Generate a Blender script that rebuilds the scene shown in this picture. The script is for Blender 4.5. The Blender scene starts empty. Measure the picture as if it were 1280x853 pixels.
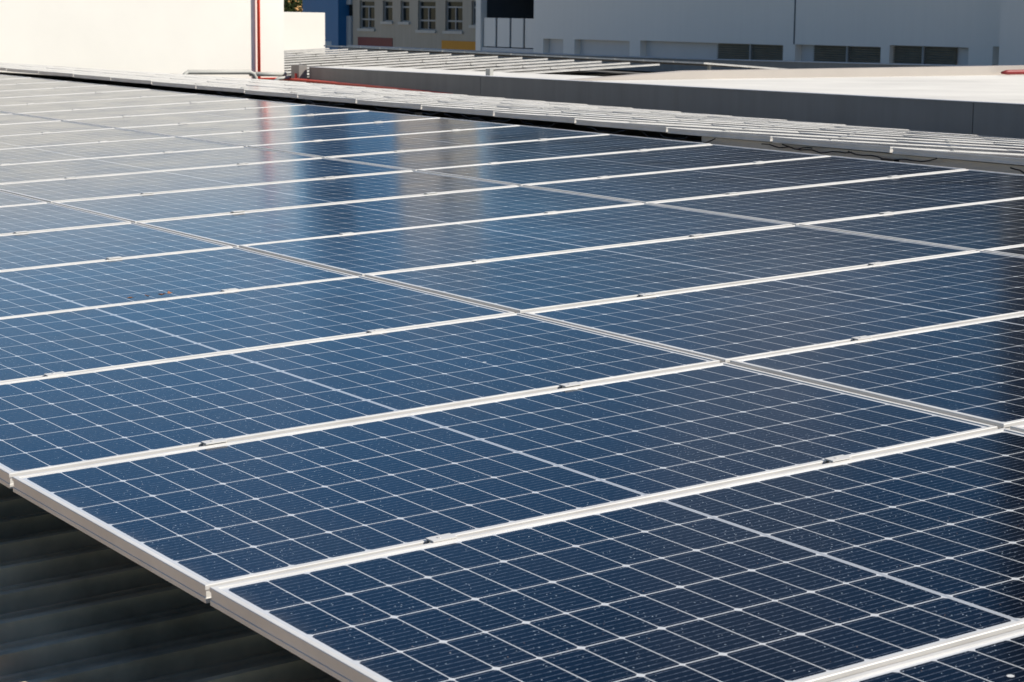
import bpy, math, random
from mathutils import Matrix, Vector

random.seed(7)
D = bpy.data
scene = bpy.context.scene
COL = scene.collection
RAD = math.radians

# ------------------------------------------------------------------ camera
cam_d = D.cameras.new("camera")
cam = D.objects.new("camera", cam_d)
COL.objects.link(cam)
scene.camera = cam
cam_d.sensor_width = 36.0
cam_d.lens = 2560.4 / 1280 * 36.0
cam_d.clip_start = 0.1
cam_d.clip_end = 3000
cam_d.dof.use_dof = True
cam_d.dof.focus_distance = 6.5
cam_d.dof.aperture_fstop = 16.0
CAM = Vector((-1.5391, -3.3885, 1.0716))
RX = Vector((0.8371, -0.5469, 0.0099)).normalized()
FW = Vector((0.5411, 0.8253, -0.1617)).normalized()
UP = RX.cross(FW).normalized()
RX = FW.cross(UP).normalized()
cam.matrix_world = Matrix(((RX.x, UP.x, -FW.x, CAM.x), (RX.y, UP.y, -FW.y, CAM.y),
                           (RX.z, UP.z, -FW.z, CAM.z), (0, 0, 0, 1)))

# ------------------------------------------------------------------ sky and sun
SUN_EL = RAD(42)
SUN_AZ = Vector((0.77, -0.64)).normalized()
world = D.worlds.new("World")
scene.world = world
world.use_nodes = True
wn = world.node_tree.nodes
wl = world.node_tree.links
bg = wn["Background"]
sky = wn.new("ShaderNodeTexSky")
sky.sky_type = 'NISHITA'
sky.sun_disc = False
sky.sun_elevation = SUN_EL
sky.sun_rotation = math.atan2(SUN_AZ.x, SUN_AZ.y)
sky.air_density = 1.0
sky.dust_density = 0.0
sky.ozone_density = 4.0
hs = wn.new("ShaderNodeHueSaturation")
hs.inputs["Saturation"].default_value = 1.25
wl.new(sky.outputs[0], hs.inputs["Color"])
# left-hand sky brightening added for the panel reflections, plus thin grey-white cloud wisps
wtc = wn.new("ShaderNodeTexCoord")
def wmath(op, a, b):
    o = wn.new("ShaderNodeMath")
    o.operation = op
    for i, q in enumerate((a, b)):
        if isinstance(q, (int, float)):
            o.inputs[i].default_value = q
        else:
            wl.new(q, o.inputs[i])
    return o.outputs[0]
def wramp(v, a, b, c, d):
    o = wn.new("ShaderNodeMapRange")
    o.interpolation_type = 'SMOOTHSTEP'
    wl.new(v, o.inputs[0])
    for i, q in enumerate((a, b, c, d)):
        o.inputs[1 + i].default_value = q
    return o.outputs[0]
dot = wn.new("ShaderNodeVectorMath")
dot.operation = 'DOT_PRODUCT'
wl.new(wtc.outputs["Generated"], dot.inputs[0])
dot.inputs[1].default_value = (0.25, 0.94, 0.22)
left_boost = wramp(dot.outputs["Value"], 0.90, 0.995, 0.0, 1.0)
wmap = wn.new("ShaderNodeMapping")
wmap.inputs[3].default_value = (5.0, 5.0, 2.2)
wmap.inputs[1].default_value = (0.35, 0.1, 0.0)
wl.new(wtc.outputs["Generated"], wmap.inputs[0])
wno = wn.new("ShaderNodeTexNoise")
wno.inputs["Scale"].default_value = 1.6
wno.inputs["Detail"].default_value = 5
wl.new(wmap.outputs[0], wno.inputs["Vector"])
wisp = wramp(wno.outputs[0], 0.48, 0.72, 0.0, 1.0)
boost = wmath('ADD', 0.85, wmath('MULTIPLY', left_boost, wmath('ADD', 0.75, wmath('MULTIPLY', wisp, 0.3))))
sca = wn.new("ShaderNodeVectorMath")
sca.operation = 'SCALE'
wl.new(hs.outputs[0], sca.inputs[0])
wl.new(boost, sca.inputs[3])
wmx = wn.new("ShaderNodeMix")
wmx.data_type = 'RGBA'
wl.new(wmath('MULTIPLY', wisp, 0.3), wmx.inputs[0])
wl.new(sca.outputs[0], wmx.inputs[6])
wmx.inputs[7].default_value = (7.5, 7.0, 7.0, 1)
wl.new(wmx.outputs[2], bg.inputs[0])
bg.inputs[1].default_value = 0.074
sun_d = D.lights.new("sun", 'SUN')
sun_d.energy = 5.0
sun_d.angle = RAD(0.5)
sun_d.color = (1.0, 0.93, 0.82)
sun = D.objects.new("sun", sun_d)
COL.objects.link(sun)
sdir = Vector((SUN_AZ.x * math.cos(SUN_EL), SUN_AZ.y * math.cos(SUN_EL), math.sin(SUN_EL)))
sun.rotation_euler = sdir.to_track_quat('Z', 'Y').to_euler()
sun.location = (10, -10, 20)
scene.view_settings.view_transform = 'Standard'
scene.view_settings.look = 'None'
scene.view_settings.gamma = 1.0
scene.view_settings.use_curve_mapping = False
scene.view_settings.exposure = 0.36

# ------------------------------------------------------------------ materials
class NT:
    """small helper around a node tree"""
    def __init__(self, name):
        self.m = D.materials.new(name)
        self.m.use_nodes = True
        self.t = self.m.node_tree
        self.b = self.t.nodes["Principled BSDF"]
    def n(self, kind, **kw):
        o = self.t.nodes.new(kind)
        for k, v in kw.items():
            setattr(o, k, v)
        return o
    def put(self, sock, v):
        if isinstance(v, (int, float)):
            sock.default_value = v
        elif isinstance(v, (tuple, list)):
            sock.default_value = tuple(v) if len(v) != 3 or sock.type == 'VECTOR' else (*v, 1)
        else:
            self.t.links.new(v, sock)
    def math(self, op, a, b=None, c=None, clamp=False):
        o = self.n("ShaderNodeMath", operation=op, use_clamp=clamp)
        self.put(o.inputs[0], a)
        if b is not None:
            self.put(o.inputs[1], b)
        if c is not None:
            self.put(o.inputs[2], c)
        return o.outputs[0]
    def mix(self, f, a, b):
        o = self.n("ShaderNodeMix", data_type='RGBA')
        self.put(o.inputs[0], f)
        self.put(o.inputs[6], a)
        self.put(o.inputs[7], b)
        return o.outputs[2]
    def mapr(self, v, a, b, c, d):
        o = self.n("ShaderNodeMapRange")
        self.put(o.inputs[0], v)
        for i, q in enumerate((a, b, c, d)):
            o.inputs[1 + i].default_value = q
        return o.outputs[0]
    def noise(self, vec, scale, detail=3, rough=0.55):
        o = self.n("ShaderNodeTexNoise")
        self.put(o.inputs["Vector"], vec)
        o.inputs["Scale"].default_value = scale
        o.inputs["Detail"].default_value = detail
        o.inputs["Roughness"].default_value = rough
        return o.outputs[0]

def scaled(nt, vec, sx, sy, sz):
    o = nt.n("ShaderNodeMapping")
    nt.put(o.inputs[0], vec)
    o.inputs[3].default_value = (sx, sy, sz)
    return o.outputs[0]

def painted(name, col, rough=0.6, var=0.12, scale=1.5, streak=0.0, bump=0.0, spec=0.4, metal=0.0):
    """a paint or metal with soft stains and rain streaks"""
    nt = NT(name)
    tc = nt.n("ShaderNodeTexCoord").outputs["Object"]
    a = nt.noise(tc, scale, 5, 0.6)
    f = nt.mapr(a, 0.3, 0.7, 1 - var, 1 + var * 0.6)
    if streak:
        s = nt.noise(scaled(nt, tc, 3.0, 3.0, 0.15), 1.6, 4, 0.6)
        f = nt.math('MULTIPLY', f, nt.mapr(s, 0.35, 0.75, 1.0 + streak * .3, 1.0 - streak))
    mul = nt.n("ShaderNodeVectorMath", operation='SCALE')
    mul.inputs[0].default_value = col
    nt.put(mul.inputs[3], f)
    nt.put(nt.b.inputs["Base Color"], mul.outputs[0])
    nt.b.inputs["Roughness"].default_value = rough
    nt.b.inputs["Specular IOR Level"].default_value = spec
    nt.b.inputs["Metallic"].default_value = metal
    if bump:
        bn = nt.n("ShaderNodeBump")
        bn.inputs["Strength"].default_value = bump
        bn.inputs["Distance"].default_value = 0.01
        nt.put(bn.inputs["Height"], nt.noise(tc, scale * 25, 3))
        nt.put(nt.b.inputs["Normal"], bn.outputs[0])
    return nt.m

def cell_material():
    nt = NT("solar_cells_under_glass")
    tc = nt.n("ShaderNodeTexCoord").outputs["Object"]
    info = nt.n("ShaderNodeObjectInfo").outputs["Random"]
    sp = nt.n("ShaderNodeSeparateXYZ")
    nt.put(sp.inputs[0], tc)
    x, y = sp.outputs[0], sp.outputs[1]
    a = nt.math('SUBTRACT', nt.math('ABSOLUTE', x), 0.0045)
    cx = nt.math('DIVIDE', a, 0.084417)
    cy = nt.math('DIVIDE', nt.math('ADD', y, 0.499), 0.166333)
    fx = nt.math('FRACT', cx)
    fy = nt.math('FRACT', cy)
    dx = nt.math('MULTIPLY', nt.math('MINIMUM', fx, nt.math('SUBTRACT', 1.0, fx)), 0.084417)
    dy = nt.math('MULTIPLY', nt.math('MINIMUM', fy, nt.math('SUBTRACT', 1.0, fy)), 0.166333)
    lx = nt.math('LESS_THAN', dx, 0.0012)
    ly = nt.math('LESS_THAN', dy, 0.0017)
    # chamfered wafer corners: every second column line carries the big diamond
    par = nt.math('GREATER_THAN', nt.math('FRACT', nt.math('MULTIPLY', nt.math('ROUND', cx), 0.5)), 0.25)
    dsize = nt.mapr(par, 0, 1, 0.0100, 0.0075)
    dia = nt.math('LESS_THAN', nt.math('ADD', dx, dy), dsize)
    out = nt.math('MAXIMUM', nt.math('LESS_THAN', a, 0.0), nt.math('GREATER_THAN', cx, 12.0))
    out = nt.math('MAXIMUM', out, nt.math('GREATER_THAN', nt.math('ABSOLUTE', y), 0.499))
    line = nt.math('MAXIMUM', nt.math('MAXIMUM', lx, ly), nt.math('MAXIMUM', dia, out))
    # nine thin busbars per cell, running along the long side, with solder pads
    fb = nt.math('FRACT', nt.math('MULTIPLY', cy, 9.0))
    db = nt.math('MULTIPLY', nt.math('ABSOLUTE', nt.math('SUBTRACT', fb, 0.5)), 0.166333 / 9)
    bus = nt.math('LESS_THAN', db, 0.0011)
    pad = nt.noise(scaled(nt, tc, 130, 54.1, 1), 1.0, 2)
    bus = nt.math('MULTIPLY', bus, nt.mapr(pad, 0.35, 0.7, 0.25, 1.0))
    # cell tone, cell by cell and panel by panel
    cid = nt.n("ShaderNodeCombineXYZ")
    nt.put(cid.inputs[0], nt.math('FLOOR', nt.math('MULTIPLY', cx, nt.math('SIGN', x))))
    nt.put(cid.inputs[1], nt.math('FLOOR', cy))
    nt.put(cid.inputs[2], info)
    wnz = nt.n("ShaderNodeTexWhiteNoise", noise_dimensions='3D')
    nt.put(wnz.inputs["Vector"], cid.outputs[0])
    tone = nt.math('MULTIPLY', nt.mapr(wnz.outputs["Value"], 0, 1, 0.75, 1.25), nt.mapr(info, 0, 1, 0.65, 1.35))
    sc = nt.n("ShaderNodeVectorMath", operation='SCALE')
    sc.inputs[0].default_value = (0.0011, 0.0031, 0.0098)
    nt.put(sc.inputs[3], tone)
    colr = nt.mix(nt.math('MULTIPLY', bus, 0.75), sc.outputs[0], (0.15, 0.17, 0.21, 1))
    colr = nt.mix(line, colr, nt.mix(nt.math('LESS_THAN', a, 0.0), (0.56, 0.57, 0.58, 1), (0.36, 0.38, 0.41, 1)))
    # dust film, dirt specks and glints painted into the colour, differently on every panel
    off = nt.n("ShaderNodeVectorMath", operation='ADD')
    nt.put(off.inputs[0], tc)
    cmb = nt.n("ShaderNodeCombineXYZ")
    nt.put(cmb.inputs[0], nt.math('MULTIPLY', info, 37.0))
    nt.put(cmb.inputs[1], nt.math('MULTIPLY', info, 91.0))
    nt.put(off.inputs[1], cmb.outputs[0])
    film = nt.noise(off.outputs[0], 2.2, 6, 0.65)
    low = nt.mapr(nt.math('ADD', x, 1.03), 0.0, 0.06, 1.0, 0.0)
    low = nt.math('MAXIMUM', low, nt.mapr(nt.math('ADD', y, 0.51), 0.0, 0.02, 0.7, 0.0))
    run = nt.noise(scaled(nt, off.outputs[0], 1.2, 14.0, 1.0), 2.0, 4)
    low = nt.math('MULTIPLY', nt.math('MULTIPLY', low, low), nt.mapr(run, 0.35, 0.65, 0.0, 0.16))
    colr = nt.mix(nt.math('ADD', nt.mapr(film, 0.35, 0.75, 0.0, 0.016), low), colr, (0.34, 0.31, 0.27, 1))
    vo = nt.n("ShaderNodeTexVoronoi", feature='F1')
    nt.put(vo.inputs["Vector"], off.outputs[0])
    vo.inputs["Scale"].default_value = 120
    vsep = nt.n("ShaderNodeSeparateColor")
    nt.put(vsep.inputs[0], vo.outputs["Color"])
    patch = nt.mapr(nt.noise(off.outputs[0], 1.3, 3), 0.38, 0.66, 0.02, 0.62)
    on = nt.math('LESS_THAN', vsep.outputs[0], patch)
    rad_ = nt.mapr(vsep.outputs[1], 0, 1, 0.06, 0.19)
    speck = nt.math('MULTIPLY', on, nt.math('LESS_THAN', vo.outputs["Distance"], rad_))
    scol = nt.mix(vsep.outputs[2], (0.62, 0.42, 0.30, 1), (0.55, 0.66, 0.75, 1))
    colr = nt.mix(nt.math('MULTIPLY', speck, 0.7), colr, scol)
    # a few bird droppings
    vb = nt.n("ShaderNodeTexVoronoi", feature='F1')
    nt.put(vb.inputs["Vector"], off.outputs[0])
    vb.inputs["Scale"].default_value = 7
    vbs = nt.n("ShaderNodeSeparateColor")
    nt.put(vbs.inputs[0], vb.outputs["Color"])
    drop = nt.math('MULTIPLY', nt.math('LESS_THAN', vbs.outputs[0], 0.05), nt.math('LESS_THAN', vb.outputs["Distance"], 0.05))
    colr = nt.mix(drop, colr, (0.62, 0.62, 0.6, 1))
    nt.put(nt.b.inputs["Base Color"], colr)
    r = nt.mapr(film, 0.3, 0.75, 0.11, 0.19)
    nt.put(nt.b.inputs["Roughness"], r)
    nt.b.inputs["IOR"].default_value = 1.27
    return nt.m

MAT = {
    'cells': cell_material(),
    'alu': painted("anodised_aluminium", (0.63, 0.615, 0.585), 0.40, 0.16, 4, spec=0.5),
    'rail': painted("mill_aluminium", (0.50, 0.49, 0.46), 0.45, 0.12, 5, metal=0.3),
    'bolt': painted("stainless_bolt", (0.22, 0.22, 0.21), 0.35, 0.1, 20, metal=0.8),
    'roof_dark': painted("weathered_grey_roof_sheet", (0.66, 0.50, 0.33), 0.7, 0.5, 3.0, spec=0.06),
    'roof_far': painted("dusty_roof_sheet", (0.16, 0.155, 0.145), 0.6, 0.25, 1.5),
    'white': painted("white_masonry_paint", (0.88, 0.85, 0.78), 0.7, 0.04, 0.6, bump=0.05),
    'white_roof': painted("white_roof_coating", (0.70, 0.68, 0.63), 0.6, 0.16, 0.5),
    'beige': painted("off_white_render", (0.44, 0.40, 0.36), 0.7, 0.05, 1.5),
    'fascia': painted("grey_metal_fascia", (0.27, 0.255, 0.235), 0.5, 0.10, 0.7, streak=0.12),
    'coping': painted("pale_metal_coping", (0.58, 0.58, 0.58), 0.5, 0.12, 2.0),
    'grey_wall': painted("pale_blue_grey_render", (0.88, 0.82, 0.74), 0.75, 0.03, 0.2, streak=0.02),
    'grey_infill': painted("pale_grey_infill", (0.66, 0.64, 0.62), 0.7, 0.05, 0.6),
    'louvre': painted("dark_louvre", (0.22, 0.205, 0.165), 0.6, 0.15, 3),
    'void': painted("dark_recess_paint", (0.10, 0.11, 0.12), 0.8, 0.15, 1.0),
    'streak_blue': painted("lightened_streak_blue", (0.07, 0.24, 0.48), 0.6, 0.08, 0.4),  # blue lightened for the added strip that mirrors as a bright streak
    'streak_beige': painted("beige_render", (0.46, 0.41, 0.35), 0.7, 0.06, 0.4),
    'red_dark': painted("dark_red_paint", (0.22, 0.012, 0.014), 0.5, 0.15, 4),
    'reflect_dark': painted("reflection_darkener", (0.025, 0.026, 0.028), 0.6, 0.15, 0.5),  # near-black surface of the added bodies that darken panel reflections
    'cream': painted("cream_grey_render", (0.42, 0.38, 0.31), 0.8, 0.07, 0.4, streak=0.1),
    'cream_sill': painted("pale_sill", (0.50, 0.49, 0.45), 0.7, 0.08, 2),
    'win_frame': painted("grey_window_frame", (0.30, 0.31, 0.31), 0.5, 0.08, 3),
    'maroon': painted("maroon_panel", (0.16, 0.035, 0.035), 0.6, 0.1, 1),
    'ochre': painted("ochre_panel", (0.55, 0.24, 0.006), 0.6, 0.08, 1),
    'blue': painted("deep_blue_paint", (0.024, 0.15, 0.33), 0.6, 0.08, 0.4),
    'teal_grey': painted("grey_green_render", (0.36, 0.40, 0.42), 0.7, 0.06, 0.5),
    'orange': painted("orange_render", (0.72, 0.40, 0.16), 0.7, 0.06, 0.3),
    'red': painted("red_pipe_paint", (0.88, 0.08, 0.04), 0.4, 0.1, 4),
    'conduit': painted("grey_conduit", (0.42, 0.42, 0.39), 0.55, 0.1, 3),
    'cable': painted("black_cable", (0.012, 0.012, 0.012), 0.5, 0.2, 10),
    'ground': painted("pale_concrete_ground", (0.48, 0.44, 0.38), 0.9, 0.3, 0.2),
    'bark': painted("bark", (0.12, 0.08, 0.05), 0.9, 0.3, 6),
    'leaf': painted("leaf_green", (0.055, 0.085, 0.02), 0.6, 0.5, 4),
    'dry': painted("dry_leaf_brown", (0.22, 0.09, 0.04), 0.8, 0.4, 40),
}
g = NT("window_glass")
g.b.inputs["Base Color"].default_value = (0.02, 0.025, 0.025, 1)
g.b.inputs["Roughness"].default_value = 0.08
g.b.inputs["IOR"].default_value = 1.2
MAT['glass'] = g.m

# ------------------------------------------------------------------ mesh helpers
class MB:
    def __init__(self):
        self.v, self.f = [], []
    def box(self, x0, x1, y0, y1, z0, z1):
        b = len(self.v)
        self.v += [(x, y, z) for z in (z0, z1) for y in (y0, y1) for x in (x0, x1)]
        self.f += [tuple(b + i for i in q) for q in
                   ((0, 2, 3, 1), (4, 5, 7, 6), (0, 1, 5, 4), (2, 6, 7, 3), (0, 4, 6, 2), (1, 3, 7, 5))]
        return self
    def hexa(self, pts):
        """eight corners: bottom ring of four (counter-clockwise), then top ring"""
        b = len(self.v)
        self.v += [tuple(p) for p in pts]
        self.f += [tuple(b + i for i in q) for q in
                   ((3, 2, 1, 0), (4, 5, 6, 7), (0, 1, 5, 4), (1, 2, 6, 5), (2, 3, 7, 6), (3, 0, 4, 7))]
        return self
    def quad(self, *pts):
        b = len(self.v)
        self.v += [tuple(p) for p in pts]
        self.f.append(tuple(range(b, b + len(pts))))
        return self
    def tube(self, pts, r, seg=10):
        pts = [Vector(p) for p in pts]
        b = len(self.v)
        for i, p in enumerate(pts):
            t = (pts[min(i + 1, len(pts) - 1)] - pts[max(i - 1, 0)]).normalized()
            s = t.cross(Vector((0, 0, 1)))
            if s.length < 1e-3:
                s = Vector((1, 0, 0))
            s.normalize()
            q = s.cross(t)
            rr = r[i] if isinstance(r, (list, tuple)) else r
            for k in range(seg):
                an = 2 * math.pi * k / seg
                self.v.append(tuple(p + (s * math.cos(an) + q * math.sin(an)) * rr))
        for i in range(len(pts) - 1):
            for k in range(seg):
                self.f.append((b + i * seg + k, b + i * seg + (k + 1) % seg, b + (i + 1) * seg + (k + 1) % seg, b + (i + 1) * seg + k))
        self.f.append(tuple(b + k for k in reversed(range(seg))))
        self.f.append(tuple(b + (len(pts) - 1) * seg + k for k in range(seg)))
        return self
    def mesh(self, name, mat, smooth=False):
        me = D.meshes.new(name)
        me.from_pydata(self.v, [], self.f)
        me.update()
        me.materials.append(MAT[mat])
        if smooth:
            for p in me.polygons:
                p.use_smooth = True
        return me
    def build(self, name, mat, parent=None, smooth=False):
        return link(name, self.mesh(name, mat, smooth), parent)

def link(name, data, parent=None):
    o = D.objects.new(name, data)
    COL.objects.link(o)
    if parent is not None:
        o.parent = parent
    return o

def tag(o, label, cat, group=None):
    o["label"] = label
    o["category"] = cat
    if group:
        o["group"] = group
    return o

def thing(name, label, cat, loc=(0, 0, 0), group=None):
    return place(tag(link(name, None), label, cat, group), loc)

def place(o, loc):
    o.location = loc
    return o

def local(o, parent_loc):
    """keep world coordinates of a mesh written in world space under a moved empty"""
    o.location = -Vector(parent_loc)
    return o

def structure(o):
    o["kind"] = "structure"
    return o

ORD = ["zeroth", "first", "second", "third", "fourth", "fifth", "sixth", "seventh", "eighth", "ninth", "tenth",
       "eleventh", "twelfth", "thirteenth", "fourteenth", "fifteenth", "sixteenth", "seventeenth", "eighteenth",
       "nineteenth", "twentieth"] + ["twenty-" + q for q in
       ("first", "second", "third", "fourth", "fifth", "sixth", "seventh", "eighth", "ninth")] + ["thirtieth", "thirty-first"]

# ------------------------------------------------------------------ ground
gm = MB().quad((-900, -900, -10), (900, -900, -10), (900, 900, -10), (-900, 900, -10))
structure(gm.build("ground", 'ground'))

# ------------------------------------------------------------------ array planes
S, L = 1.06, 2.1006
TH = RAD(2.3245)
CS, SN = math.cos(TH), math.sin(TH)
def near(u, v, h=0.0):
    return Vector((u * CS - h * SN, v, u * SN + h * CS))
RIDGE_X = 3 * L * CS
X2, Z2, T2 = 6.745, 0.288, math.atan(0.0687)      # second slope, falling away
def far(u, v, h=0.0):
    return Vector((X2 + u * math.cos(T2) + h * math.sin(T2), v, Z2 - u * math.sin(T2) + h * math.cos(T2)))
T3 = math.atan(0.0455)                             # third slope, rising to the back ridge
X3, Z3 = 25.15, -0.147
def third(u, v, h=0.0):                            # u measured down from the ridge
    return Vector((X3 - u * math.cos(T3) - h * math.sin(T3), v, Z3 - u * math.sin(T3) + h * math.cos(T3)))
X4, Z4, T4 = 25.55, -0.068, math.atan(0.066)
def fourth(u, v, h=0.0):
    return Vector((X4 + u * math.cos(T4) + h * math.sin(T4), v, Z4 - u * math.sin(T4) + h * math.cos(T4)))

# ------------------------------------------------------------------ the roof the panels stand on
def ribbed(fn, u0, u1, v0, v1, h0, pitch=0.2, rib=0.042):
    mb = MB()
    prof = []
    v = v0
    while v < v1:
        prof += [(v, 0), (v + pitch * .20, 0), (v + pitch * .215, 0.007), (v + pitch * .265, 0.007), (v + pitch * .28, 0),
                 (v + pitch * .42, 0), (v + pitch * .425, -0.022), (v + pitch * .475, -0.022), (v + pitch * .48, 0),
                 (v + pitch * .62, 0), (v + pitch * .635, 0.007), (v + pitch * .685, 0.007), (v + pitch * .70, 0),
                 (v + pitch * .80, 0), (v + pitch * .83, rib), (v + pitch * .93, rib), (v + pitch * .96, 0)]
        v += pitch
    for (va, ha), (vb, hb) in zip(prof, prof[1:]):
        mb.quad(fn(u0, va, h0 + ha), fn(u1, va, h0 + ha), fn(u1, vb, h0 + hb), fn(u0, vb, h0 + hb))
    return mb
hall = thing("factory_hall", "long low hall with a dark ribbed metal roof carrying the nearest solar panels", "building", (0, 0, -10))
HL = (0, 0, -10)
local(ribbed(near, -16, 6.42, -9, 30.2, -0.29).build("roof_slope", 'roof_dark', hall), HL)
rs = local(ribbed(far, -0.25, 8.75, -6, 30.2, -0.205).build("roof_slope", 'roof_far', hall), HL)
local(MB().hexa([(6.30, -6, 0.075), (6.72, -6, 0.075), (6.72, 30.2, 0.075), (6.30, 30.2, 0.075),
                 (6.34, -6, 0.10), (6.68, -6, 0.10), (6.68, 30.2, 0.10), (6.34, 30.2, 0.10)]).build("ridge_cap", 'roof_dark', hall), HL)
local(MB().box(-15.9, 15.3, -8.9, 30.1, -10, -1.15).build("wall", 'grey_infill', hall), HL)

# ------------------------------------------------------------------ one solar panel, then copies
PW, PH, PT = 2.08, 1.04, 0.035
def frame_mesh():
    prof = [(0.012, -0.0026), (0.0112, 0.0), (0.0012, 0.0), (0.0, -0.0012), (0.0, -0.0090), (0.010, -0.0105),
            (0.010, -0.0200), (0.0, -0.0255), (0.0, -PT), (0.026, -PT), (0.026, -PT + 0.0015), (0.002, -PT + 0.0015), (0.002, -0.0075), (0.012, -0.0075)]
    mb = MB()
    hx, hy = PW / 2, PH / 2
    for ins, z in prof:
        x, y = hx - ins, hy - ins
        mb.v += [(-x, -y, z + PT), (x, -y, z + PT), (x, y, z + PT), (-x, y, z + PT)]
    n = len(prof)
    for i in range(n - 1):
        for k in range(4):
            a, b = i * 4 + k, i * 4 + (k + 1) % 4
            c, d = (i + 1) * 4 + (k + 1) % 4, (i + 1) * 4 + k
            mb.f.append((a, d, c, b))
    return mb.mesh("frame", 'alu')
FRAME = frame_mesh()
gx, gy = PW / 2 - 0.0115, PH / 2 - 0.0115
GLASS = MB().box(-gx, gx, -gy, gy, PT - 0.0075, PT - 0.0027).mesh("cell_sheet", 'cells')

proto = None
def copy_thing(o):
    c = o.copy()
    COL.objects.link(c)
    for ch in o.children:
        d = ch.copy()
        COL.objects.link(d)
        d.parent = c
    return c
def panel(fn, tilt, u, v, label, group, jit=0.0011, saw=0.0, lift=0.0):
    """u, v: lower corner of the panel inside its array plane"""
    global proto
    if proto is None:
        proto = link("solar_panel", None)
        link("frame", FRAME, proto)
        link("cell_sheet", GLASS, proto)
        o = proto
    else:
        o = copy_thing(proto)
    tag(o, label, "solar panel", group)
    o.location = fn(u, v, -PT + lift + random.uniform(-0.0015, 0.0015))
    o.rotation_euler = (saw + random.gauss(0, jit), tilt + random.gauss(0, jit * .6), random.gauss(0, 0.0006))
    return o

COLN = {0: "left", 1: "middle", 2: "ridge-side"}
ROWS = {0: range(-2, 7), 1: range(-1, 13), 2: range(1, 19)}
for c in ROWS:
    for r in ROWS[c]:
        n = r + 3
        panel(near, -TH, c * L + L / 2, (r + 0.5) * S,
              "blue glass panel, %s row from the camera, %s column of the near slope" % (ORD[n], COLN[c]),
              "blue solar panels on the near roof slope")

def in_view(p, m=0.02):
    d = p - CAM
    z = d.dot(FW)
    return z > 0 and abs(d.dot(RX) / z) < 0.25 + m and abs(d.dot(UP) / z) < 0.1666 + m

COL4 = ["first", "second", "third", "fourth"]
for c in range(4):
    k = 0
    for r in range(2, 28):
        if not any(in_view(far(c * L + du, (r + dv) * S)) for du in (0, L) for dv in (0, 1)):
            continue
        k += 1
        panel(far, T2, c * L + L / 2, (r + 0.5) * S,
              "edge-on panel behind the ridge gap, %s column back, %s row from the right" % (COL4[c], ORD[k]),
              "solar panels on the slope behind the ridge gap", saw=-RAD(0.2))

V3 = 29.86
COL3 = ["top", "middle", "bottom"]
for c in range(3):
    for r in range(0, 15):
        panel(third, -T3, c * L + L / 2 + .01, (V3 + r + 0.5) * S,
              "dull distant panel beyond the white coping, %s column, %s row from the right" % (COL3[c], ORD[r + 1]),
              "solar panels on the distant roof behind the white coping", saw=-RAD(3.2))
V4 = 28.96
for r in range(0, 16):
    panel(fourth, T4, L / 2, (V4 + r + 0.5) * S,
          "distant panel showing only its grey edge along the back ridge, %s from the right" % ORD[r + 1],
          "solar panels along the back ridge")
for c in range(1, 4):
    panel(fourth, T4, c * L + L / 2, (V4 + 0.5) * S,
          "distant panel with a sunlit edge sloping down behind the back ridge, %s one back" % ORD[c + 1],
          "sunlit end panels behind the back ridge")

# ------------------------------------------------------------------ mid clamps over the seams
def clamp_parts():
    w = 0.034
    mb = MB()
    mb.box(-0.028, 0.028, -w / 2 + .002, w / 2 - .002, 0.0004, 0.0034)
    top = mb.mesh("clamp_plate", 'alu')
    mb = MB()
    mb.box(-0.0325, 0.0325, -0.0085, -0.0063, -0.024, 0.0003)
    mb.box(-0.0325, 0.0325, 0.0063, 0.0085, -0.024, 0.0003)
    ch = mb.mesh("clamp_channel", 'rail')
    b = MB()
    b.tube([(-.006, 0, 0.0032), (-.006, 0, 0.0048)], 0.004, 8)
    return top, ch, b.mesh("bolt_head", 'alu')
CT, CC, CB = clamp_parts()
cproto = None
def clamp(fn, tilt, u, v, label, group):
    global cproto
    if cproto is None:
        cproto = link("mid_clamp", None)
        link("clamp_plate", CT, cproto)
        link("clamp_channel", CC, cproto)
        link("bolt_head", CB, cproto)
        o = cproto
    else:
        o = copy_thing(cproto)
    tag(o, label, "clamp", group)
    o.location = fn(u, v, 0.0008)
    o.rotation_euler = (0, tilt, 0)
    return o
for c in ROWS:
    for r in ROWS[c]:
        if (r - 1) not in ROWS[c]:
            continue
        for q, du in (("left", 0.52), ("right", 1.57)):
            p = near(c * L + du, r * S)
            if not in_view(p, 0.0):
                continue
            clamp(near, -TH, c * L + du, r * S - 0.0,
                  "small bolted clamp on the seam behind the %s row, %s column, %s one" % (ORD[r + 2], COLN[c], q),
                  "clamps on the seams of the near slope")
for c in (0, 1):
    for r in range(4, 16):
        for q, du in (("nearer", 0.52), ("farther", 1.57)):
            p = far(c * L + du, r * S)
            if in_view(p, 0.0):
                clamp(far, T2, c * L + du, r * S,
                      "tiny pale clamp beyond the gap, %s column, %s seam from the right, %s one" % (
                          "first" if c == 0 else "second", ORD[r - 3], q), "clamps on the slope behind the gap")

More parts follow.
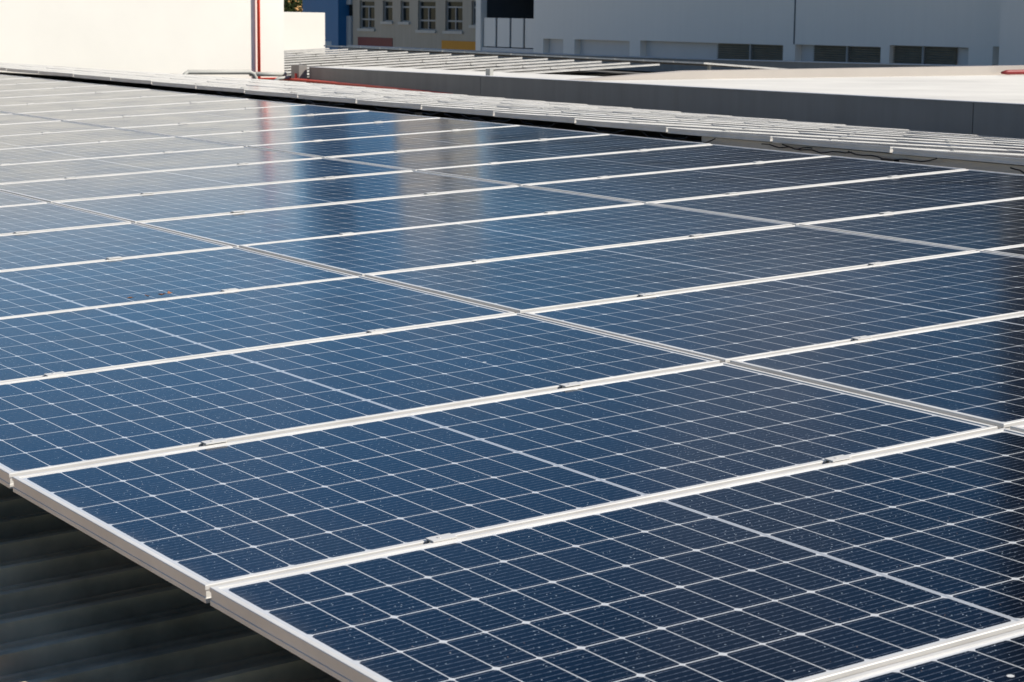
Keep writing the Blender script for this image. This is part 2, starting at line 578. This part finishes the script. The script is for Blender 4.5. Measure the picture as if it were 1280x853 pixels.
# ------------------------------------------------------------------ rail and cables in the ridge gap
tag(MB().box(6.795, 6.835, 3.0, 7.1, 0.195, 0.246).build("mounting_rail", 'rail'),
    "grey aluminium rail under the raised panel edge at the right of the ridge gap", "rail")
feet = [("third", 4.3), ("second", 8.2), ("first", 12.0)]
for k in range(16):
    y0 = 4.2 + k * 0.62 + random.uniform(-.22, .22)
    w = random.uniform(.35, .75)
    sag = random.uniform(.014, .036)
    pts = []
    x0 = random.uniform(6.73, 6.76)
    for i in range(13):
        t = i / 12
        pts.append((x0 + .012 * math.sin(9 * t + k), y0 + w * t, 0.242 - sag * math.sin(math.pi * t) ** .7 + .006 * math.sin(17 * t + 2 * k)))
    cb_ = MB().tube(pts, 0.0042, 6)
    if k % 3 == 1:
        q = pts[6]
        cb_.box(q[0] - .02, q[0] + .02, q[1] - .055, q[1] + .055, q[2] - .012, q[2] + .008)
    tag(cb_.build("cable", 'cable', smooth=False),
        "black cable sagging from the panel edge in the ridge gap, %s from the right" % ORD[k + 1], "cable", "black cables in the ridge gap")

# ------------------------------------------------------------------ long grey fascia block with white roof
fx0 = 15.68
def ftop(y):
    return -0.05 + 0.10 * (29.3 - y) / 16.8 if y < 29.3 else -0.05
block = thing("low_roof_block", "long low roof block with a dark grey fascia and a sunlit white top", "building", (fx0, 20, -10))
BL = (fx0, 20, -10)
joints = [29.6, 23.85, 13.35, -8.0]
for a, b in zip(joints, joints[1:]):
    y1, y0 = a - 0.006, b + 0.006
    mb = MB().hexa([(fx0, y0, -1.2), (fx0 + .06, y0, -1.2), (fx0 + .06, y1, -1.2), (fx0, y1, -1.2),
                    (fx0, y0, ftop(y0) - .012), (fx0 + .06, y0, ftop(y0) - .012), (fx0 + .06, y1, ftop(y1) - .012), (fx0, y1, ftop(y1) - .012)])
    local(mb.build("fascia_panel", 'fascia', block), BL)
mb = MB()
mb.hexa([(fx0 - .012, -8, ftop(-8) - .010), (fx0 + .16, -8, ftop(-8) - .010), (fx0 + .16, 29.6, -.06), (fx0 - .012, 29.6, -.06),
         (fx0 - .012, -8, ftop(-8)), (fx0 + .16, -8, ftop(-8)), (fx0 + .16, 29.6, -.05), (fx0 - .012, 29.6, -.05)])
local(mb.build("coping", 'coping', block), BL)
mb = MB()
mb.hexa([(fx0 + .07, -8, -1.0), (28.5, -8, -1.0), (28.5, 21.72, -1.0), (fx0 + .07, 21.72, -1.0),
         (fx0 + .07, -8, ftop(-8) - .02), (28.5, -8, ftop(-8) - .02), (28.5, 21.72, -.025), (fx0 + .07, 21.72, -.025)])
mb.hexa([(fx0 + .07, 21.99, -1.0), (17.9, 21.99, -1.0), (16.9, 29.55, -1.0), (fx0 + .07, 29.55, -1.0),
         (fx0 + .07, 21.99, -.03), (17.9, 21.99, -.03), (16.9, 29.55, -.055), (fx0 + .07, 29.55, -.055)])
local(mb.build("roof_deck", 'white_roof', block), BL)
mb = MB().hexa([(15.85, 21.735, -.3), (18.2, 21.725, -.3), (18.2, 21.98, -.3), (15.85, 21.98, -.3),
                (15.85, 21.735, -.02), (18.2, 21.725, .10), (18.2, 21.98, .10), (15.85, 21.98, -.02)])
mb.hexa([(18.2, 21.725, -.3), (28.5, 21.60, -.3), (28.5, 21.9, -.3), (18.2, 21.98, -.3),
         (18.2, 21.725, .10), (28.5, 21.60, .14), (28.5, 21.9, .14), (18.2, 21.98, .10)])
local(mb.build("upstand", 'beige', block), BL)
tag(MB().box(16.05, 16.11, 24.15, 24.28, -.04, .075).build("vent_post", 'conduit'),
    "short grey post standing on the white coping, left of centre", "post")

# roofs below the distant panels
back = thing("back_roof", "distant low pitched metal roof carrying the far rows of panels", "building", (25, 38, -10))
BK = (25, 38, -10)
local(MB().quad(third(-.15, 29.5, -.2), third(-.15, 60, -.2), third(8.2, 60, -.2), third(8.2, 29.5, -.2)).build("roof_slope", 'roof_far', back), BK)
local(MB().quad(fourth(-.1, 29.5, -.25), fourth(9.6, 29.5, -.25), fourth(9.6, 60, -.25), fourth(-.1, 60, -.25)).build("roof_slope", 'roof_far', back), BK)
local(MB().box(17.2, 34.6, 29.5, 60, -10, -1.0).build("wall", 'grey_infill', back), BK)
for i, (u, xx) in enumerate(((0.35, 0), (2.4, 0), (4.5, 0))):
    p = fourth(u, 30.95, 0)
    tag(MB().box(p.x - .03, p.x + .03, p.y - .03, p.y + .03, p.z - .5, p.z - .036).build("support_leg", 'rail'),
        "thin grey leg under the sunlit end panels, %s from the back ridge" % ORD[i + 1], "leg", "legs under the sunlit end panels")

# far parapet beyond the back ridge
par = thing("far_parapet", "long dark blue-grey parapet with a pale top line below the grey building", "wall", (35, 45, -10))
PL = (35, 45, -10)
pts = [(28.0, -.205), (34.8, -.277), (42.6, -.364), (48.9, -.405), (54.4, -.425), (63.5, -.43)]
mb, cp = MB(), MB()
for (ya, za), (yb, zb) in zip(pts, pts[1:]):
    mb.hexa([(35, ya, -3), (35.2, ya, -3), (35.2, yb, -3), (35, yb, -3), (35, ya, za - .03), (35.2, ya, za - .03), (35.2, yb, zb - .03), (35, yb, zb - .03)])
    cp.hexa([(34.97, ya, za - .029), (35.24, ya, za - .029), (35.24, yb, zb - .029), (34.97, yb, zb - .029),
             (34.97, ya, za), (35.24, ya, za), (35.24, yb, zb), (34.97, yb, zb)])
local(mb.build("wall_face", 'fascia', par), PL)
local(cp.build("coping", 'coping', par), PL)
tag(MB().box(34.6, 35.1, 65.0, 68.2, -.52, -.32).build("roof_duct", 'white'),
    "white rounded duct lying at the left end of the back ridge", "duct")

# ------------------------------------------------------------------ white building at the left, pipe and conduit
wb = thing("white_building", "tall blank white sunlit wall of a building at the upper left", "building", (5, 31, -10))
WL = (5, 31, -10)
local(MB().box(-12, 15.64, 30.5, 40, -10, 3.3).build("wall", 'white', wb), WL)
local(MB().box(-12.05, 15.68, 30.46, 40.05, 3.302, 3.4).build("roof", 'coping', wb), WL)
tag(MB().box(26.0, 27.92, 52, 58, -10, 0.80).build("stair_block", 'white'),
    "lower white sunlit block right of the tall white wall, in front of the blue building", "building")

sp = thing("standpipe", "bright red fire pipe climbing the white wall and running along the grey fascia", "pipe", (15.1, 30.44, -.4))
SPL = (15.1, 30.44, -.4)
local(MB().tube([(15.1, 30.435, -.42), (15.1, 30.435, 3.25)], 0.029, 12).build("riser", 'red', sp, True), SPL)
run = [(14.98, 30.40, -.31), (15.35, 30.30, -.305), (15.45, 29.6, -.30), (15.5, 27.5, -.315), (15.5, 25.5, -.335), (15.5, 24.4, -.35)]
local(MB().tube([(x, y, z + .018) for x, y, z in run], 0.026, 10).build("branch_pipe", 'red', sp, True), SPL)
v = local(MB().tube([(15.50, 29.75, -.40), (15.50, 29.75, -.17)], 0.03, 10).build("valve_body", 'red', sp, True), SPL)
for zz in (1.6, 2.9):
    local(MB().box(15.065, 15.135, 30.40, 30.498, zz, zz + .03).build("pipe_bracket", 'conduit', sp), SPL)

cd = thing("cable_conduit", "grey square conduit with bent ends in front of the white wall", "conduit", (14.3, 30.0, -.3))
CL = (14.3, 30.0, -.3)
def rod(path, r):
    return MB().tube(path, r, 8)
local(rod([(13.40, 29.9, -.40), (13.40, 29.9, -.17), (13.46, 29.9, -.135), (14.65, 29.9, -.145), (14.73, 29.9, -.18), (14.82, 29.9, -.40)], 0.042).build("conduit_bend", 'conduit', cd, True), CL)
local(rod([(14.72, 30.05, -.185), (15.42, 30.0, -.195)], 0.04).build("conduit_run", 'conduit', cd, True), CL)
local(rod([(15.08, 29.85, -.33), (15.2, 29.85, -.26), (15.42, 29.85, -.245)], 0.03).build("conduit_run", 'conduit', cd, True), CL)
tag(MB().box(15.50, 15.66, 29.64, 29.95, -.5, -.02).build("end_box", 'fascia'),
    "small dark grey metal box closing the left end of the long fascia", "box")
tag(MB().tube([(24.62, 21.42, .025), (24.75, 21.42, .03), (26.2, 21.41, .035), (28.4, 21.40, .04)], [.022, .042, .044, .044], 10).build("red_pipe", 'red_dark', smooth=True),
    "short dark red pipe lying on the white roof at the right edge of the photo", "pipe")

# ------------------------------------------------------------------ grey building with recessed openings
GX = 44.0
gb = thing("grey_building", "large plain blue-grey shaded building with a row of low recessed openings", "building", (GX, 50, -10))
GL = (GX, 50, -10)
recs = [(64.05, 62.66, -.205), (61.90, 58.33, -.19), (57.69, 49.68, -.155), (49.07, 44.98, -.115), (44.58, 41.18, -.045), (40.20, 39.44, .01)]
TOP = 9.5
mb = MB()
edges = [64.74]
yy = 64.74
for (a, b, h) in recs:
    mb.box(GX, GX + .5, a, yy, -10, TOP)            # pier
    mb.box(GX, GX + .5, b, a, h, TOP)               # wall over the opening
    yy = b
mb.box(GX, GX + .5, 38.0, yy, -10, TOP)
local(mb.build("wall", 'grey_wall', gb), GL)
local(MB().box(GX + .28, GX + .48, 39.0, 64.5, -10, .1).build("infill_wall", 'grey_infill', gb), GL)
local(MB().box(GX - .012, GX - .002, 49.10, 49.16, -.11, TOP).build("movement_joint", 'void', gb), GL)
for (a, b, h) in ((53.39, 49.70, -.16), (48.35, 45.0, -.11), (44.56, 41.9, -.045)):
    mid = (a + b) / 2
    for (p, q) in ((a, mid + .05), (mid - .05, b)):
        lv = MB()
        lv.box(GX + .22, GX + .27, q, p, -3, h - .01)
        z = h - .06
        while z > -1.0:
            lv.hexa([(GX + .15, q, z - .035), (GX + .216, q, z), (GX + .216, p, z), (GX + .15, p, z - .035),
                     (GX + .15, q, z - .025), (GX + .216, q, z + .01), (GX + .216, p, z + .01), (GX + .15, p, z - .025)])
            z -= .075
        local(lv.build("louvre", 'louvre', gb), GL)
    local(MB().box(GX + .12, GX + .218, mid - .045, mid + .045, -3, h - .004).build("mullion", 'win_frame', gb), GL)
# left bay: dark balcony over pale screens
local(MB().box(GX + .1, GX + .4, 68.82, 69.2, -10, TOP).build("edge_post", 'grey_wall', gb), GL)
bal = MB()
bal.box(GX + 3.0, GX + 3.2, 64.8, 69.2, -10, TOP)
bal.box(GX + .5, GX + 3.0, 64.76, 68.8, -1.2, -1.0)
bal.box(GX + .6, GX + 3.0, 69.21, 69.4, -10, TOP)
bal.box(GX + .52, GX + 3.0, 64.55, 64.75, -10, TOP)
bal.box(GX + .5, GX + 3.0, 64.76, 68.8, 2.2, 2.5)
local(bal.build("balcony_recess", 'void', gb), GL)
scr = [(68.70, 67.85), (67.70, 66.80), (66.65, 65.80), (65.65, 64.78)]
for a, b in scr:
    local(MB().box(GX + .2, GX + .26, b, a, -.60, .56).build("screen_panel", 'grey_wall', gb), GL)
local(MB().box(GX + .15, GX + .45, 64.76, 68.8, -10, -.64).build("balcony_sill", 'grey_infill', gb), GL)
local(MB().box(GX, GX + 9, 38.0, 69.2, TOP + .002, TOP + .3).build("roof", 'coping', gb), GL)
local(MB().box(GX + 3.3, GX + 8.9, 38.05, 69.0, -10, TOP - .01).build("rear_volume", 'grey_wall', gb), GL)
local(MB().box(GX - .05, GX - .004, 39.1, 64.5, 1.9, TOP - .2).build("dark_reflect_band", 'reflect_dark', gb), GL)  # unseen dark band added to darken what the panels mirror
rw = thing("grey_wing", "grey wall corner projecting at the extreme upper right of the photo", "building", (42.9, 30, -10))
RW = (42.9, 30, -10)
local(MB().box(42.9, 55, 8, 38.9, -10, 9.0).build("wall", 'grey_wall', rw), RW)
local(MB().box(42.85, 42.896, 8.2, 38.6, 1.9, 8.6).build("dark_reflect_band", 'reflect_dark', rw), RW)  # same added dark band on the wing, above the view
local(MB().box(42.84, 55.05, 7.95, 38.93, 9.002, 9.3).build("roof", 'coping', rw), RW)

tw = thing("reflection_dark_block", "unseen dark block added far right, mirrored to darken the right-hand panels", "building", (70, 36, -10))  # out-of-view block added to darken reflections in the right-hand panels
local(MB().box(60, 85, 20, 55.5, -10, 34).build("wall", 'reflect_dark', tw), (70, 36, -10))

pt = thing("reflection_pale_block", "unseen beige block added behind the cream building, mirrored as a pale streak in the panels", "building", (76, 136, -10))  # added out of view to put a pale streak in the reflections
PTL = (76, 136, -10)
local(MB().box(74.6, 78.2, 130, 142, -10, 22).build("wall", 'streak_beige', pt), PTL)
local(MB().box(79.4, 82.0, 130.6, 142, -10, 22).build("dim_streak_block", 'cream', pt), PTL)  # duller added part for the fainter side of the streak
local(MB().box(72.6, 74.58, 130.2, 142, -10, 22).build("blue_streak_block", 'streak_blue', pt), PTL)  # added blue side that gives the bright blue streak
local(MB().box(72.5, 82.1, 129.9, 142.1, 22.002, 22.3).build("roof", 'coping', pt), PTL)

# ------------------------------------------------------------------ cream building with windows
CX = 50.0
cb = thing("cream_building", "cream grey shaded building with dark windows and maroon and ochre panels", "building", (CX, 84, -10))
CBL = (CX, 84, -10)
CTOP = 7.0
wins = [(89.75, 88.20, -.16, 1.25, True), (87.35, 86.38, .22, 1.25, False), (85.58, 84.72, .22, 1.25, False),
        (83.88, 82.22, -.155, 1.26, True), (81.32, 79.76, -.155, 1.27, True), (78.95, 78.1, .15, 1.27, False)]
mb = MB()
yy = 90.47
for (a, b, z0, z1, big) in wins:
    mb.box(CX, CX + .4, a, yy, -10, CTOP)
    mb.box(CX, CX + .4, b, a, z1, CTOP)
    mb.box(CX, CX + .4, b, a, -10, z0)
    yy = b
mb.box(CX, CX + .4, 74, yy, -10, CTOP)
local(mb.build("wall", 'cream', cb), CBL)

for (a, b, z0, z1, big) in wins:
    fr = MB()
    x0, x1 = CX + .10, CX + .16
    t = .06
    fr.box(x0, x1, b, b + t, z0, z1)
    fr.box(x0, x1, a - t, a, z0, z1)
    fr.box(x0, x1, b + t, a - t, z0, z0 + t)
    fr.box(x0, x1, b + t, a - t, z1 - t, z1)
    zt = z1 - .35
    fr.box(x0 + .002, x1 + .002, b + t, a - t, zt, zt + .08)
    if big:
        zl = z0 + .42
        fr.box(x0 + .002, x1 + .002, b + t, a - t, zl, zl + .08)
        m = (a + b) / 2
        fr.box(x0 + .004, x1 + .004, m - .035, m + .035, z0 + t, zt)
    w = local(fr.build("window", 'win_frame', cb), CBL)
    pn = MB().box(CX + .165, CX + .18, b, a, z0, z1).build("pane", 'glass', w)
    sl = MB().box(CX - .10, CX + .098, b - .10, a + .10, z0 - .14, z0 - .004).build("sill", 'cream_sill', w)
for (a, b, z1, m) in ((89.9, 86.35, -.60, 'maroon'), (81.6, 77.6, -.62, 'ochre')):
    local(MB().box(CX - .03, CX - .002, b, a, -2.0, z1).build("facade_panel", m, cb), CBL)
local(MB().box(CX - .12, CX + .3, 90.49, 91.68, -10, .455).build("side_bay", 'teal_grey', cb), CBL)
local(MB().box(CX - .12, CX + .3, 90.49, 90.94, 1.03, CTOP).build("side_bay", 'teal_grey', cb), CBL)
local(MB().box(CX + .05, CX + .29, 90.49, 91.68, .457, 1.028).build("side_window", 'glass', cb), CBL)
local(MB().box(CX + .42, CX + 10, 74, 91.5, -10, CTOP).build("rear_volume", 'cream', cb), CBL)
local(MB().box(CX - .1, CX + 10.1, 73.9, 91.7, CTOP + .002, CTOP + .3).build("roof", 'coping', cb), CBL)

bb = thing("blue_building", "plain deep blue shaded wall between the white block and the cream building", "building", (49.5, 94, -10))
BBL = (49.5, 94, -10)
local(MB().box(49.4, 51.6, 90.95, 94.9, -10, 16.0).build("wall", 'blue', bb), BBL)
local(MB().box(49.38, 51.65, 90.93, 94.92, 16.002, 16.25).build("roof", 'coping', bb), BBL)

ob = thing("orange_building", "sunlit orange wall glimpsed behind a tree above the white block", "building", (57, 117, -10))
local(MB().box(40, 66, 117, 122, -10, 5.5).build("wall", 'orange', ob), (57, 117, -10))
local(MB().box(39.9, 66.1, 116.9, 122.1, 5.502, 5.8).build("roof", 'coping', ob), (57, 117, -10))

# ------------------------------------------------------------------ tree behind the white block
tr = thing("tree", "dark green tree in front of the orange wall, above the white block", "tree", (55.6, 108, -10))
trunk = MB().tube([(0, 0, 0), (.1, 0, 4), (-.05, .1, 7.5), (.1, 0, 10)], [.28, .22, .16, .07], 8)
for k in range(7):
    an = k * 2.4
    z = 6 + k * .6
    trunk.tube([(0, 0, z), (.7 * math.cos(an), .7 * math.sin(an), z + .6), (1.5 * math.cos(an), 1.5 * math.sin(an), z + 1.4)], [.08, .05, .02], 6)
trunk.build("trunk", 'bark', tr)
cr = MB()
rnd = random.Random(3)
clumps = []
for k in range(80):
    an, rr, z = rnd.uniform(0, 6.28), rnd.uniform(.2, 1.7), rnd.uniform(7.6, 13.0)
    clumps.append((rr * math.cos(an), rr * math.sin(an), z))
for (cx_, cy_, cz_) in clumps:
    for k in range(70):
        p = Vector((cx_ + rnd.gauss(0, .26), cy_ + rnd.gauss(0, .26), cz_ + rnd.gauss(0, .22)))
        a = Vector((rnd.gauss(0, 1), rnd.gauss(0, 1), rnd.gauss(0, 1))).normalized() * .12
        b = Vector((rnd.gauss(0, 1), rnd.gauss(0, 1), rnd.gauss(0, 1))).normalized() * .09
        cr.quad(p - a, p + b, p + a, p - b)
cr.build("crown", 'leaf', tr)

# ------------------------------------------------------------------ dry leaves caught on the panels
rnd = random.Random(11)
for i, (u, v) in enumerate(((1.33, 3.045), (1.37, 3.06), (1.28, 3.05), (1.22, 3.055))):
    c = near(u, v * S, 0.0)
    mb = MB()
    n = 7
    ring = []
    for k in range(n):
        an = 2 * math.pi * k / n
        r = .012 * (1.5 if k in (0, 3) else .8) * rnd.uniform(.8, 1.2)
        ring.append((c.x + r * math.cos(an + i), c.y + r * math.sin(an + i) * .7, c.z + .004 + .008 * rnd.random()))
    b = len(mb.v)
    for k in range(n):
        mb.quad((c.x, c.y, c.z + .003), ring[k], ring[(k + 1) % n])
    tag(mb.build("dry_leaf", 'dry'), "curled brown dry leaf caught against the seam behind the fifth row, %s from the clamp" % ORD[i + 1],
        "leaf", "dry leaves along one seam")
